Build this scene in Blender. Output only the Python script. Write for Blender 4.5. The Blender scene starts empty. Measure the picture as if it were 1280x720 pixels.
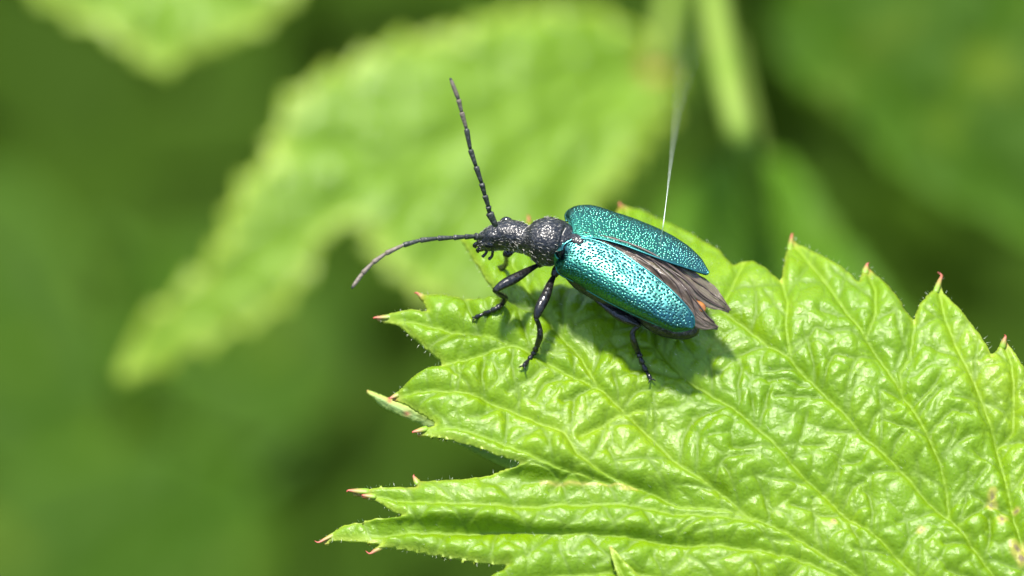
import bpy, math, random
import numpy as np
from mathutils import Vector, Matrix

# ------------------------------------------------------------------ camera, sky, sun
# 1 Blender unit = 1 cm (macro scene): the beetle is about 11 mm long
SC = bpy.context.scene
SC.unit_settings.system = 'METRIC'
SC.unit_settings.scale_length = 0.01
COL = SC.collection
PITCH = math.radians(45.0)
DIST = 25.0
FPX = 7500.0                                   # focal length in pixels of a 1280 wide picture
CAM = np.array([0.0, -DIST * math.cos(PITCH), DIST * math.sin(PITCH)])
RIGHT = np.array([1.0, 0.0, 0.0])
UP = np.array([0.0, math.sin(PITCH), math.cos(PITCH)])
FWD = np.array([0.0, math.cos(PITCH), -math.sin(PITCH)])
cd = bpy.data.cameras.new('camera')
cam = bpy.data.objects.new('camera', cd)
COL.objects.link(cam)
cam.location = CAM
cam.rotation_euler = (math.pi / 2 - PITCH, 0, 0)
cd.sensor_width = 18.0
cd.lens = 18.0 * FPX / 1280.0
cd.clip_start = 0.5
cd.clip_end = 3000
cd.dof.use_dof = True
cd.dof.focus_distance = 24.72
cd.dof.aperture_fstop = 0.18                   # an iris about 5 mm wide in centimetre units
cd.dof.aperture_blades = 0
SC.camera = cam

SUN_EL, SUN_AZ = math.radians(76), math.radians(-30)     # azimuth from +Y (away from camera) towards +X
world = bpy.data.worlds.new('World')
SC.world = world
world.use_nodes = True
wt = world.node_tree
sky = wt.nodes.new('ShaderNodeTexSky')
sky.sky_type = 'NISHITA'
sky.sun_disc = False
sky.sun_elevation = SUN_EL
sky.sun_rotation = SUN_AZ
bg = wt.nodes['Background']
wt.links.new(sky.outputs[0], bg.inputs[0])
bg.inputs[1].default_value = 0.15
sl = bpy.data.lights.new('sun', 'SUN')
sl.energy = 3.3
sl.angle = math.radians(6.0)
sl.color = (1.0, 0.95, 0.86)
sun = bpy.data.objects.new('sun', sl)
COL.objects.link(sun)
sv = Vector((math.sin(SUN_AZ) * math.cos(SUN_EL), math.cos(SUN_AZ) * math.cos(SUN_EL), math.sin(SUN_EL)))
sun.rotation_euler = sv.to_track_quat('Z', 'Y').to_euler()
sun.location = (0, 0, 60)
SC.view_settings.view_transform = 'Standard'
SC.view_settings.look = 'None'
SC.view_settings.exposure = 1.55
SC.view_settings.gamma = 1.0
SC.view_settings.use_curve_mapping = False
SC.cycles.use_denoising = True
SC.cycles.max_bounces = 10
SC.cycles.transmission_bounces = 6
SC.cycles.transparent_max_bounces = 12
SC.cycles.sample_clamp_indirect = 6

rng = random.Random(7)
nrg = np.random.default_rng(11)

# ------------------------------------------------------------------ pixel rays
def ray(px, py):
    px = np.asarray(px, float); py = np.asarray(py, float)
    return (FWD * FPX + RIGHT * (px - 640.0)[..., None] + UP * (360.0 - py)[..., None])

def PZ(px, py, z):                              # point on the pixel's ray at height z
    d = ray(px, py)
    t = (np.asarray(z, float) - CAM[2]) / d[..., 2]
    return CAM + d * t[..., None]

def PD(px, py, dep):                            # point on the pixel's ray at that depth along the view
    d = ray(px, py) / FPX
    return CAM + d * np.asarray(dep, float)[..., None]

def PP(px, py, p0, n):                          # point on the pixel's ray on a plane
    d = ray(px, py)
    t = ((p0 - CAM) @ n) / (d @ n)
    return CAM + d * t[..., None]

# ------------------------------------------------------------------ small helpers
def tag(o, label=None, cat=None, group=None, kind=None):
    if label: o['label'] = label
    if cat: o['category'] = cat
    if group: o['group'] = group
    if kind: o['kind'] = kind
    return o

def empty(name, loc):
    o = bpy.data.objects.new(name, None)
    o.empty_display_size = 0.1
    o.location = loc
    COL.objects.link(o)
    return o

def link(name, verts, faces, mat, parent=None, attrs=None, uv=None, smooth=True):
    me = bpy.data.meshes.new(name)
    verts = np.asarray(verts, float)
    if parent is not None:
        off = np.zeros(3)
        q = parent
        while q is not None:
            off += np.array(q.location); q = q.parent
        verts = verts - off
    if isinstance(faces, np.ndarray):
        n, k = faces.shape
        me.vertices.add(len(verts)); me.vertices.foreach_set('co', verts.astype(np.float32).ravel())
        me.loops.add(n * k); me.loops.foreach_set('vertex_index', faces.astype(np.int32).ravel())
        me.polygons.add(n)
        me.polygons.foreach_set('loop_start', np.arange(0, n * k, k, dtype=np.int32))
        me.update(calc_edges=True)
        me.validate()
    else:
        me.from_pydata([tuple(v) for v in verts], [], faces)
    me.update()
    if smooth:
        me.polygons.foreach_set('use_smooth', np.ones(len(me.polygons), dtype=bool))
    for k_, v_ in (attrs or {}).items():
        a = me.attributes.new(k_, 'FLOAT', 'POINT')
        a.data.foreach_set('value', np.asarray(v_, np.float32))
    if uv is not None:
        u = me.uv_layers.new(name='UVMap')
        li = np.empty(len(me.loops), dtype=np.int32)
        me.loops.foreach_get('vertex_index', li)
        u.data.foreach_set('uv', np.asarray(uv, np.float32)[li].ravel())
    if mat: me.materials.append(mat)
    o = bpy.data.objects.new(name, me)
    COL.objects.link(o)
    if parent is not None: o.parent = parent
    return o

def catmull(pts, n):
    P = np.asarray(pts, float)
    Q = np.vstack([2 * P[0] - P[1], P, 2 * P[-1] - P[-2]])
    out = []
    t = np.linspace(0, len(P) - 1, n)
    for s in t:
        i = min(int(s), len(P) - 2); f = s - i
        a, b, c, d = Q[i], Q[i + 1], Q[i + 2], Q[i + 3]
        out.append(0.5 * (2 * b + (c - a) * f + (2 * a - 5 * b + 4 * c - d) * f * f + (3 * b - a - 3 * c + d) * f ** 3))
    return np.array(out)

def tube(pts, rad, seg=10, rings=None, flat=1.0, flat_dir=(0, 0, 1)):
    """a closed tapering tube; rad per point (a number or one per point)"""
    pts = np.asarray(pts, float)
    rad = np.full(len(pts), rad) if np.isscalar(rad) else np.asarray(rad, float)
    if rings:
        both = catmull(np.column_stack([pts, rad]), rings)
        pts, rad = both[:, :3], np.maximum(both[:, 3], 1e-4)
    n = len(pts)
    T = np.gradient(pts, axis=0)
    T /= np.linalg.norm(T, axis=1)[:, None] + 1e-12
    fd = np.asarray(flat_dir, float)
    V, F = [], []
    prev = None
    for i in range(n):
        if prev is None:
            a = np.cross(T[i], fd)
            if np.linalg.norm(a) < 1e-3: a = np.cross(T[i], (1, 0, 0))
        else:
            a = prev - T[i] * (prev @ T[i])
        a /= np.linalg.norm(a); prev = a
        b = np.cross(a, T[i])
        for k in range(seg):
            w = 2 * math.pi * k / seg
            V.append(pts[i] + rad[i] * (a * math.cos(w) + b * math.sin(w) * flat))
    for i in range(n - 1):
        for k in range(seg):
            k2 = (k + 1) % seg
            F.append((i * seg + k, i * seg + k2, (i + 1) * seg + k2, (i + 1) * seg + k))
    V.append(pts[0] - T[0] * rad[0] * 0.5); V.append(pts[-1] + T[-1] * rad[-1] * 0.5)
    c0, c1 = n * seg, n * seg + 1
    for k in range(seg):
        k2 = (k + 1) % seg
        F.append((c0, k2, k)); F.append((c1, (n - 1) * seg + k, (n - 1) * seg + k2))
    return np.array(V), F

def ellipsoid(c, ax, seg=20, rings=14):
    """ax: 3x3 rows = semi axes"""
    c = np.asarray(c, float); ax = np.asarray(ax, float)
    V, F = [], []
    for i in range(rings + 1):
        th = math.pi * i / rings
        for k in range(seg):
            ph = 2 * math.pi * k / seg
            u = np.array([math.sin(th) * math.cos(ph), math.sin(th) * math.sin(ph), math.cos(th)])
            V.append(c + u @ ax)
    for i in range(rings):
        for k in range(seg):
            k2 = (k + 1) % seg
            F.append((i * seg + k, (i + 1) * seg + k, (i + 1) * seg + k2, i * seg + k2))
    return np.array(V), F

# ------------------------------------------------------------------ noise in numpy
TAB = nrg.random((256, 256, 2))
def worley(x, y, cell, seed=0):
    gx, gy = x / cell, y / cell
    ix, iy = np.floor(gx).astype(int), np.floor(gy).astype(int)
    f1 = np.full(x.shape, 9.0); f2 = np.full(x.shape, 9.0)
    for dx in (-1, 0, 1):
        for dy in (-1, 0, 1):
            cx, cy = ix + dx, iy + dy
            r = TAB[(cx + seed * 17) % 256, (cy + seed * 31) % 256]
            d = np.hypot(cx + 0.1 + 0.8 * r[..., 0] - gx, cy + 0.1 + 0.8 * r[..., 1] - gy)
            f2 = np.where(d < f1, f1, np.minimum(f2, d)); f1 = np.minimum(f1, d)
    return f1, f2

def vnoise(x, y, cell, seed=0):
    gx, gy = x / cell, y / cell
    ix, iy = np.floor(gx).astype(int), np.floor(gy).astype(int)
    fx, fy = gx - ix, gy - iy
    fx = fx * fx * (3 - 2 * fx); fy = fy * fy * (3 - 2 * fy)
    g = lambda a, b: TAB[(a + seed * 13) % 256, (b + seed * 29) % 256, 0]
    return ((g(ix, iy) * (1 - fx) + g(ix + 1, iy) * fx) * (1 - fy) + (g(ix, iy + 1) * (1 - fx) + g(ix + 1, iy + 1) * fx) * fy) - 0.5

def sstep(a, b, x):
    t = np.clip((x - a) / (b - a), 0, 1)
    return t * t * (3 - 2 * t)

def seg_dist(x, y, lines):
    """smallest distance of points to polylines"""
    if x.size < 60:
        A = np.vstack([np.asarray(L, float)[:-1] for L in lines]); D = np.vstack([np.diff(np.asarray(L, float), axis=0) for L in lines])
        rx = x.ravel()[:, None] - A[:, 0]; ry = y.ravel()[:, None] - A[:, 1]
        t = np.clip((rx * D[:, 0] + ry * D[:, 1]) / ((D ** 2).sum(1) + 1e-9), 0, 1)
        return np.hypot(rx - t * D[:, 0], ry - t * D[:, 1]).min(1).reshape(x.shape)
    best = np.full(x.shape, 1e9)
    for L in lines:
        L = np.asarray(L, float)
        for (ax, ay), (bx, by) in zip(L[:-1], L[1:]):
            dx, dy = bx - ax, by - ay
            t = np.clip(((x - ax) * dx + (y - ay) * dy) / (dx * dx + dy * dy + 1e-9), 0, 1)
            np.minimum(best, (x - ax - t * dx) ** 2 + (y - ay - t * dy) ** 2, out=best)
    return np.sqrt(best)

def inside(x, y, poly):
    c = np.zeros(x.shape, bool)
    P = np.asarray(poly, float)
    for (ax, ay), (bx, by) in zip(P, np.roll(P, -1, axis=0)):
        if ay == by: continue
        c ^= ((ay > y) != (by > y)) & (x < (bx - ax) * (y - ay) / (by - ay) + ax)
    return c

def nearest_on(x, y, poly):
    P = np.asarray(poly, float)
    best = np.full(x.shape, 1e18); ox = x.copy(); oy = y.copy()
    for (ax, ay), (bx, by) in zip(P, np.roll(P, -1, axis=0)):
        dx, dy = bx - ax, by - ay
        t = np.clip(((x - ax) * dx + (y - ay) * dy) / (dx * dx + dy * dy + 1e-9), 0, 1)
        qx, qy = ax + t * dx, ay + t * dy
        d = (x - qx) ** 2 + (y - qy) ** 2
        m = d < best
        best[m] = d[m]; ox[m] = qx[m]; oy[m] = qy[m]
    return ox, oy, np.sqrt(best)

def sheet(outline, step):
    """grid of quads filling an outline, its border snapped to the outline"""
    P = np.asarray(outline, float)
    x0, y0 = P.min(0) - step; x1, y1 = P.max(0) + step
    nx, ny = int((x1 - x0) / step) + 2, int((y1 - y0) / step) + 2
    gx, gy = np.meshgrid(x0 + np.arange(nx) * step, y0 + np.arange(ny) * step)
    ins = inside(gx, gy, P)
    q = ins[:-1, :-1].astype(int) + ins[1:, :-1] + ins[:-1, 1:] + ins[1:, 1:]
    qi, qj = np.nonzero(q >= 2)
    idx = np.arange(nx * ny).reshape(ny, nx)
    F = np.stack([idx[qi, qj], idx[qi + 1, qj], idx[qi + 1, qj + 1], idx[qi, qj + 1]], 1)
    used = np.unique(F)
    remap = -np.ones(nx * ny, int); remap[used] = np.arange(len(used))
    F = remap[F]
    X, Y, I = gx.ravel()[used], gy.ravel()[used], ins.ravel()[used]
    nxp, nyp, nd = nearest_on(X, Y, P)
    snap = (~I) | (nd < 0.3 * step)
    X = np.where(snap, nxp, X); Y = np.where(snap, nyp, Y)
    nd = np.where(snap, 0.0, nd)
    return X, Y, nd, F

# ------------------------------------------------------------------ materials
def newmat(name):
    m = bpy.data.materials.new(name)
    m.use_nodes = True
    nt = m.node_tree
    nt.nodes.clear()
    out = nt.nodes.new('ShaderNodeOutputMaterial')
    return m, nt, out

def N(nt, kind, **kw):
    n = nt.nodes.new(kind)
    for k, v in kw.items():
        if k == 'op': n.operation = v
        elif hasattr(n, k): setattr(n, k, v)
    return n

def setin(n, **kw):
    for k, v in kw.items():
        n.inputs[k.replace('_', ' ')].default_value = v

def mixrgb(nt, fac, a, b, blend='MIX'):
    m = nt.nodes.new('ShaderNodeMix'); m.data_type = 'RGBA'; m.blend_type = blend
    for sock, val in ((0, fac), (6, a), (7, b)):
        if hasattr(val, 'links') or hasattr(val, 'is_linked'): nt.links.new(val, m.inputs[sock])
        elif isinstance(val, tuple): m.inputs[sock].default_value = (*val, 1)
        else: m.inputs[sock].default_value = val
    return m.outputs[2]

def attr(nt, name):
    n = nt.nodes.new('ShaderNodeAttribute'); n.attribute_name = name
    return n.outputs['Fac']

def ramp(nt, src, lo, hi):
    n = nt.nodes.new('ShaderNodeMapRange')
    n.inputs[1].default_value = lo; n.inputs[2].default_value = hi
    nt.links.new(src, n.inputs[0])
    return n.outputs[0]

def noise(nt, scale, detail=3, rough=0.55, coord='Object'):
    t = nt.nodes.new('ShaderNodeTexCoord')
    n = nt.nodes.new('ShaderNodeTexNoise')
    n.inputs['Scale'].default_value = scale; n.inputs['Detail'].default_value = detail; n.inputs['Roughness'].default_value = rough
    nt.links.new(t.outputs[coord], n.inputs['Vector'])
    return n.outputs['Fac']

def leaf_material(name, green, pale, vein, edge=(0.42, 0.52, 0.06), transl=0.38, rough=0.38, bump_scale=26.0, bump=0.012, spec=0.5, detailed=True, tcol=None):
    m, nt, out = newmat(name)
    c = mixrgb(nt, ramp(nt, noise(nt, 1.6, 4), 0.3, 0.7), green, pale)
    c = mixrgb(nt, ramp(nt, noise(nt, 14.0, 3), 0.35, 0.75), c, tuple(0.8 * g + 0.2 * p for g, p in zip(green, pale)))
    if detailed:
        v = N(nt, 'ShaderNodeMath', op='MULTIPLY'); nt.links.new(attr(nt, 'vein'), v.inputs[0]); v.inputs[1].default_value = 0.28
        c = mixrgb(nt, v.outputs[0], c, vein)
        e = N(nt, 'ShaderNodeMath', op='MULTIPLY'); nt.links.new(attr(nt, 'edge'), e.inputs[0]); e.inputs[1].default_value = 0.7
        c = mixrgb(nt, e.outputs[0], c, edge)
        yl = N(nt, 'ShaderNodeMath', op='MULTIPLY'); nt.links.new(ramp(nt, noise(nt, 0.9, 5, 0.65), 0.55, 0.75), yl.inputs[0]); yl.inputs[1].default_value = 0.35
        c = mixrgb(nt, yl.outputs[0], c, (0.36, 0.44, 0.03))
        fl = N(nt, 'ShaderNodeMath', op='MULTIPLY'); nt.links.new(ramp(nt, noise(nt, 22, 2), 0.72, 0.80), fl.inputs[0]); fl.inputs[1].default_value = 0.35
        c = mixrgb(nt, fl.outputs[0], c, (0.45, 0.50, 0.18))
        c = mixrgb(nt, attr(nt, 'tip'), c, (0.42, 0.10, 0.06))
        c = mixrgb(nt, attr(nt, 'stain_halo'), c, (0.55, 0.50, 0.10))
        c = mixrgb(nt, attr(nt, 'stain'), c, (0.30, 0.22, 0.12))
    p = nt.nodes.new('ShaderNodeBsdfPrincipled')
    p.inputs['Roughness'].default_value = rough
    if detailed:
        nm = N(nt, 'ShaderNodeMath', op='MULTIPLY'); nt.links.new(attr(nt, 'net'), nm.inputs[0]); nm.inputs[1].default_value = 0.6
        c = mixrgb(nt, nm.outputs[0], c, tuple(0.62 * g for g in green))
        mxv = N(nt, 'ShaderNodeMath', op='MAXIMUM'); nt.links.new(attr(nt, 'net'), mxv.inputs[0]); nt.links.new(attr(nt, 'vein'), mxv.inputs[1])
        ro = N(nt, 'ShaderNodeMath', op='MULTIPLY_ADD'); nt.links.new(mxv.outputs[0], ro.inputs[0]); ro.inputs[1].default_value = 0.35; ro.inputs[2].default_value = rough
        nt.links.new(ro.outputs[0], p.inputs['Roughness'])
    nt.links.new(c, p.inputs['Base Color'])
    p.inputs['Specular IOR Level'].default_value = spec
    b1 = N(nt, 'ShaderNodeBump'); b1.inputs['Strength'].default_value = 1.0; b1.inputs['Distance'].default_value = bump
    nt.links.new(noise(nt, bump_scale, 4, 0.6), b1.inputs['Height'])
    nt.links.new(b1.outputs[0], p.inputs['Normal'])
    tr = nt.nodes.new('ShaderNodeBsdfTranslucent')
    tc = mixrgb(nt, 1.0, c, tcol or (1.25, 1.25, 0.6), 'MULTIPLY')
    nt.links.new(tc, tr.inputs['Color'])
    mx = nt.nodes.new('ShaderNodeMixShader'); mx.inputs[0].default_value = transl
    nt.links.new(p.outputs[0], mx.inputs[1]); nt.links.new(tr.outputs[0], mx.inputs[2])
    nt.links.new(mx.outputs[0], out.inputs['Surface'])
    return m

def plain(name, col, rough=0.5, metal=0.0, bump_scale=0, bump=0.003, col2=None, cscale=20.0, spec=0.5, coat=0.0):
    m, nt, out = newmat(name)
    p = nt.nodes.new('ShaderNodeBsdfPrincipled')
    if col2:
        nt.links.new(mixrgb(nt, ramp(nt, noise(nt, cscale, 3), 0.35, 0.65), col, col2), p.inputs['Base Color'])
    else:
        nt.links.new(mixrgb(nt, noise(nt, cscale, 2), tuple(0.85 * c for c in col), tuple(min(1, 1.15 * c) for c in col)), p.inputs['Base Color'])
    p.inputs['Roughness'].default_value = rough; p.inputs['Metallic'].default_value = metal
    p.inputs['Specular IOR Level'].default_value = spec
    p.inputs['Coat Weight'].default_value = coat
    if bump_scale:
        b = N(nt, 'ShaderNodeBump'); b.inputs['Distance'].default_value = bump
        nt.links.new(noise(nt, bump_scale, 3), b.inputs['Height']); nt.links.new(b.outputs[0], p.inputs['Normal'])
    nt.links.new(p.outputs[0], out.inputs['Surface'])
    return m

M_LEAF = leaf_material('fresh_leaf', (0.146, 0.285, 0.001), (0.238, 0.385, 0.003), (0.27, 0.41, 0.008), rough=0.27, spec=0.55, bump=0.0042, bump_scale=70)
M_LEAF_PALE = leaf_material('leaf_underside', (0.26, 0.40, 0.12), (0.34, 0.46, 0.18), (0.36, 0.46, 0.16), rough=0.6, transl=0.3)
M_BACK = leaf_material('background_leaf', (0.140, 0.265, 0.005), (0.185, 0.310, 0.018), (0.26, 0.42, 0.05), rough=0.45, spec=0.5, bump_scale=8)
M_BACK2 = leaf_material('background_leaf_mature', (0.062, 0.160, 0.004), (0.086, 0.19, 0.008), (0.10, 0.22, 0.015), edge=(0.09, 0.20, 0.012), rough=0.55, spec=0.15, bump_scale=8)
M_BACK3 = leaf_material('background_leaf_shaded', (0.034, 0.088, 0.003), (0.047, 0.108, 0.006), (0.07, 0.16, 0.012), edge=(0.09, 0.20, 0.012), rough=0.6, spec=0.1, bump_scale=8)  # darker leaf copy: shade is put into its base colours
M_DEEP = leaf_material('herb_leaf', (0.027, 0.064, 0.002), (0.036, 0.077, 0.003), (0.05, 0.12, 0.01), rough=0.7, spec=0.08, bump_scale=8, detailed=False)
M_STEM = plain('green_stem', (0.125, 0.205, 0.024), 0.6, col2=(0.16, 0.225, 0.036), cscale=3.0, bump_scale=30, spec=0.15)
M_STEM_DARK = plain('shaded_stem', (0.05, 0.12, 0.012), 0.6, col2=(0.07, 0.14, 0.02), cscale=3.0, spec=0.1)  # stalks of the dim leaves, a stem copy with shade in the colour
def tooth_material():
    m, nt, out = newmat('red_tooth')
    p = nt.nodes.new('ShaderNodeBsdfPrincipled')
    c = mixrgb(nt, ramp(nt, attr(nt, 'along'), 0.15, 0.6), (0.15, 0.26, 0.008), (0.30, 0.13, 0.05))
    c = mixrgb(nt, ramp(nt, attr(nt, 'along'), 0.5, 0.9), c, (0.34, 0.035, 0.03))
    nt.links.new(c, p.inputs['Base Color']); p.inputs['Roughness'].default_value = 0.5
    nt.links.new(p.outputs[0], out.inputs['Surface'])
    return m
M_TIP = tooth_material()
M_HAIR = plain('leaf_hair', (0.62, 0.66, 0.48), 0.4)
M_SILK = plain('silk', (0.80, 0.85, 0.75), 0.25)
M_SOIL = plain('mossy_soil', (0.060, 0.120, 0.010), 0.9, col2=(0.045, 0.120, 0.008), cscale=0.35, bump_scale=2.0, bump=0.3)

# ------------------------------------------------------------------ main leaf
def arch(px, py):
    """resting height of the main leaf (cm) over its outline"""
    px = np.asarray(px, float); py = np.asarray(py, float)
    z = -0.42 * np.clip((py - 385) / 320, 0, 3) ** 1.15
    z -= 0.22 * np.clip((385 - py) / 125, 0, 2) ** 1.6 * (1 - 0.75 * sstep(860, 1100, px))
    z -= 0.10 * np.clip((620 - px) / 200, 0, 2) ** 1.5
    # pleats along the lobes
    f = np.clip((1040 - px) / 400, 0, 1)
    z += 0.03 * np.exp(-((py - 566 - 0.10 * (px - 650)) / 30) ** 2) * f
    z -= 0.035 * np.exp(-((py - 606 - 0.09 * (px - 700)) / 16) ** 2) * f
    z += 0.012 * np.exp(-((py - 645 - 0.06 * (px - 600)) / 14) ** 2) * f
    z -= 0.025 * np.exp(-((py - 668 - 0.05 * (px - 600)) / 12) ** 2) * f
    return z

OUT = [  # far margin from the beetle's head to the right, then around the hidden base and back along the lobes
 (575,301),(588,299),(602,300),(622,308),(640,312),(650,300),(656,286),(661,272),(668,284),(690,305),(730,306),(752,290),(766,270),(775,256),
 (788,259),(806,264),(830,276),(856,288),(878,299),(900,311),(911,324),(917,331),(928,325),(942,325),(958,334),(970,345),(977,351),
 (978,338),(981,320),(986,303),(990,294),(997,303),(1012,310),(1035,322),(1058,336),(1074,351),(1077,341),(1080,334),(1084,331),(1092,338),(1108,353),(1124,374),(1136,392),(1143,403),
 (1144,393),(1149,381),(1160,366),(1170,356),(1176,345),(1178,360),(1190,374),(1206,391),(1222,412),(1234,430),(1240,446),(1242,439),(1249,430),(1256,420),(1262,429),(1272,444),(1282,462),(1291,484),
 (1297,476),(1308,470),(1320,484),(1336,512),(1348,545),(1356,541),(1368,536),(1378,556),(1392,592),(1398,630),(1408,628),(1420,640),(1424,676),(1418,716),(1404,752),(1380,782),(1356,800),
 (1338,806),(1322,816),(1300,840),(1262,862),(1216,872),(1170,868),(1120,868),(1090,852),(1046,856),(1010,838),(958,838),(922,818),(868,816),(838,796),(790,796),(765,778),(716,776),(700,760),(650,758),(618,752),(586,756),(604,742),(598,730),
 (612,722),(624,714),(635,706),(606,704),(570,699),(530,692),(500,687),(484,685),(474,686),(463,691),(470,683),(479,679),(452,676),(430,673),(416,673),(400,677),(412,667),(424,659),(442,653),(470,648),(494,647),(505,644),
 (490,638),(478,630),(468,622),(456,618),(446,616),(436,614),(450,611),(470,608),(500,606),(521,607),(517,597),(526,599),(548,600),(580,598),(612,593),(634,586),(648,579),(653,577),
 (640,573),(622,568),(604,560),(584,556),(562,549),(540,544),(529,541),(518,540),(529,534),(545,530),(533,522),(515,511),(502,503),(490,497),(500,485),(514,473),(530,463),(544,457),(554,454),
 (546,448),(534,438),(518,424),(502,411),(494,404),(482,400),(469,397),(482,393),(496,389),(514,386),(535,388),(530,379),(526,374),(522,367),(534,368),(550,367),(566,369),(590,373),(606,373),(622,374),
 (618,366),(608,352),(598,336),(588,320),(581,310)]
VEINS = [
 [(476,397),(540,407),(600,418),(640,432),(690,455),(735,480),(750,488),(805,535),(850,577),(893,610),(920,635),(935,645)],
 [(640,330),(668,372),(690,407),(727,445),(742,475),(748,487)],
 [(782,262),(800,330),(812,390),(820,430),(840,455),(860,472),(912,508),(947,538),(973,563),(1000,592),(1035,620),(1060,645),(1083,662),(1120,695),(1145,725),(1210,780)],
 [(930,330),(912,365),(900,385),(930,405),(960,432),(987,450),(1025,490),(1057,520),(1082,548),(1112,575),(1130,592),(1160,625),(1190,650),(1215,685),(1235,712),(1275,765)],
 [(988,300),(1010,325),(1035,355),(1055,385),(1085,430),(1100,450),(1125,490),(1140,515),(1160,550),(1175,580),(1183,610),(1187,645)],
 [(1173,355),(1183,400),(1195,430),(1205,455),(1220,485),(1240,535),(1250,570),(1258,605),(1268,650),(1280,690),(1300,760)],
 [(1256,424),(1265,455),(1268,500),(1266,538),(1246,556)],
 [(1084,335),(1094,365),(1094,395),(1083,424)],
 [(1143,404),(1138,445),(1124,470),(1128,493)],
 [(978,352),(985,380),(982,410),(988,448)],
 [(490,497),(540,491),(600,497),(640,510),(680,530),(705,541),(720,565),(760,590),(790,605),(815,612),(850,630),(910,640),(950,651),(1000,675),(1060,712),(1150,770),(1300,810)],
 [(520,539),(570,537),(620,548),(660,566),(700,585),(760,600)],
 [(437,614),(480,620),(555,628),(640,632),(700,628),(760,628),(820,634),(880,644),(940,652)],
 [(404,675),(480,670),(580,667),(690,663),(760,667),(850,678),(930,688),(1010,702),(1100,750),(1300,812)],
 [(600,740),(700,716),(800,716),(900,730),(1000,752),(1150,790),(1300,815)],
 [(554,456),(565,452),(610,440),(640,432)],
 [(725,545),(770,520),(805,512)],
 [(1320,480),(1322,560),(1312,660),(1303,760)],[(1368,540),(1370,620),(1345,720),(1310,800)],
]
SECOND = [[(925,505),(922,485),(927,462)],[(947,537),(957,510),(960,495)],[(1028,488),(1036,460),(1043,448),(1072,456)],[(1058,520),(1065,495),(1070,478)],
 [(1083,548),(1092,525),(1104,514),(1118,518)],[(1112,576),(1118,560),(1130,548)],[(850,576),(855,545),(862,530),(880,520),(905,512)],[(893,608),(898,590),(906,580),(940,572)],
 [(1143,512),(1160,495),(1172,480)],[(1160,548),(1180,528),(1190,520),(1215,524)],[(1175,580),(1195,560),(1210,548)],[(1187,628),(1205,606),(1215,596)],[(1200,655),(1225,638),(1240,625)],
 [(1035,612),(1045,590),(1050,580),(1075,577)],[(1053,636),(1065,610),(1078,602)],[(1126,698),(1136,675),(1132,650)],[(973,563),(1000,560),(1030,556)],[(806,533),(812,512),(840,508)],
 [(775,513),(800,490),(825,488)],[(700,470),(680,480),(668,500)],[(642,434),(640,460),(645,490)],[(600,418),(608,445),(602,470),(606,496)],[(660,444),(690,440),(712,432)],[(1010,487),(980,478),(960,478)],
 [(988,450),(1008,430),(1020,415),(1040,425)],[(1085,432),(1062,420),(1040,420)],[(1205,455),(1225,450),(1236,440)],[(1240,540),(1225,520),(1222,495)]]
STAINS = [(1238,632,5),(1240,622,4),(1252,655,5),(1272,690,7),(1277,702,6),(1150,667,3.5),(1043,655,2.5),(1270,640,3)]
TIPS = [((661,284),(661,271)),((783,262),(774,255)),((988,306),(990,293)),((1082,338),(1084,330)),((1172,358),(1177,344)),((1254,430),(1257,420)),
 ((530,372),(521,366)),((484,396),(468,397)),((496,494),(487,498)),((528,537),(516,540)),((521,602),(517,595)),((452,614),(435,613)),((464,620),(453,619)),((416,669),(398,678)),((477,684),(462,692)),((1314,476),(1309,468))]

root = empty('leaf', PZ(1330, 800, -0.6))
tag(root, 'bright green puckered leaf with red tooth tips that the beetle stands on', 'leaf')
OUTA = np.array(OUT, float)
# finer, slightly uneven margin
den = []
for a, b in zip(OUTA, np.roll(OUTA, -1, axis=0)):
    n = max(1, int(np.hypot(*(b - a)) / 5))
    for k in range(n):
        p = a + (b - a) * k / n
        den.append(p + (nrg.normal(0, 0.45, 2) if k else 0))
OUTD = np.array(den)

def side_veins():
    # side veins leave each main vein in turn to left and right and bend towards its tip
    br = []
    for vi, L in enumerate(VEINS):
        C = np.array(L, float)[::-1]                       # base -> tip
        seg = np.hypot(*np.diff(C, axis=0).T); acc = np.concatenate([[0], np.cumsum(seg)])
        others = [l for k, l in enumerate(VEINS) if k != vi]
        t, side = rng.uniform(8, 22), 1
        while t < acc[-1] - 12:
            k = min(np.searchsorted(acc, t) - 1, len(C) - 2); k = max(k, 0)
            f_ = (t - acc[k]) / (seg[k] + 1e-9); p = C[k] + (C[k + 1] - C[k]) * f_; d = (C[k + 1] - C[k]) / (seg[k] + 1e-9)
            an = math.radians(rng.uniform(46, 70)) * side
            dv = np.array([d[0] * math.cos(an) - d[1] * math.sin(an), d[0] * math.sin(an) + d[1] * math.cos(an)])
            path = [p]; q = p.copy(); mx = rng.uniform(34, 74)
            for st in range(int(mx / 5)):
                dv = dv + d * 0.045 + np.array([rng.uniform(-.13, .13), rng.uniform(-.13, .13)]); dv /= np.hypot(*dv)
                q = q + dv * 5.0; path.append(q.copy())
                if st > 2 and seg_dist(q[:1], q[1:], others)[0] < 6: break
                if not inside(q[:1], q[1:], OUTD)[0]: break
            if len(path) > 3: br.append(np.array(path))
            t += rng.uniform(24, 44); side = -side
    return br
SECOND = SECOND + side_veins()

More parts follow.
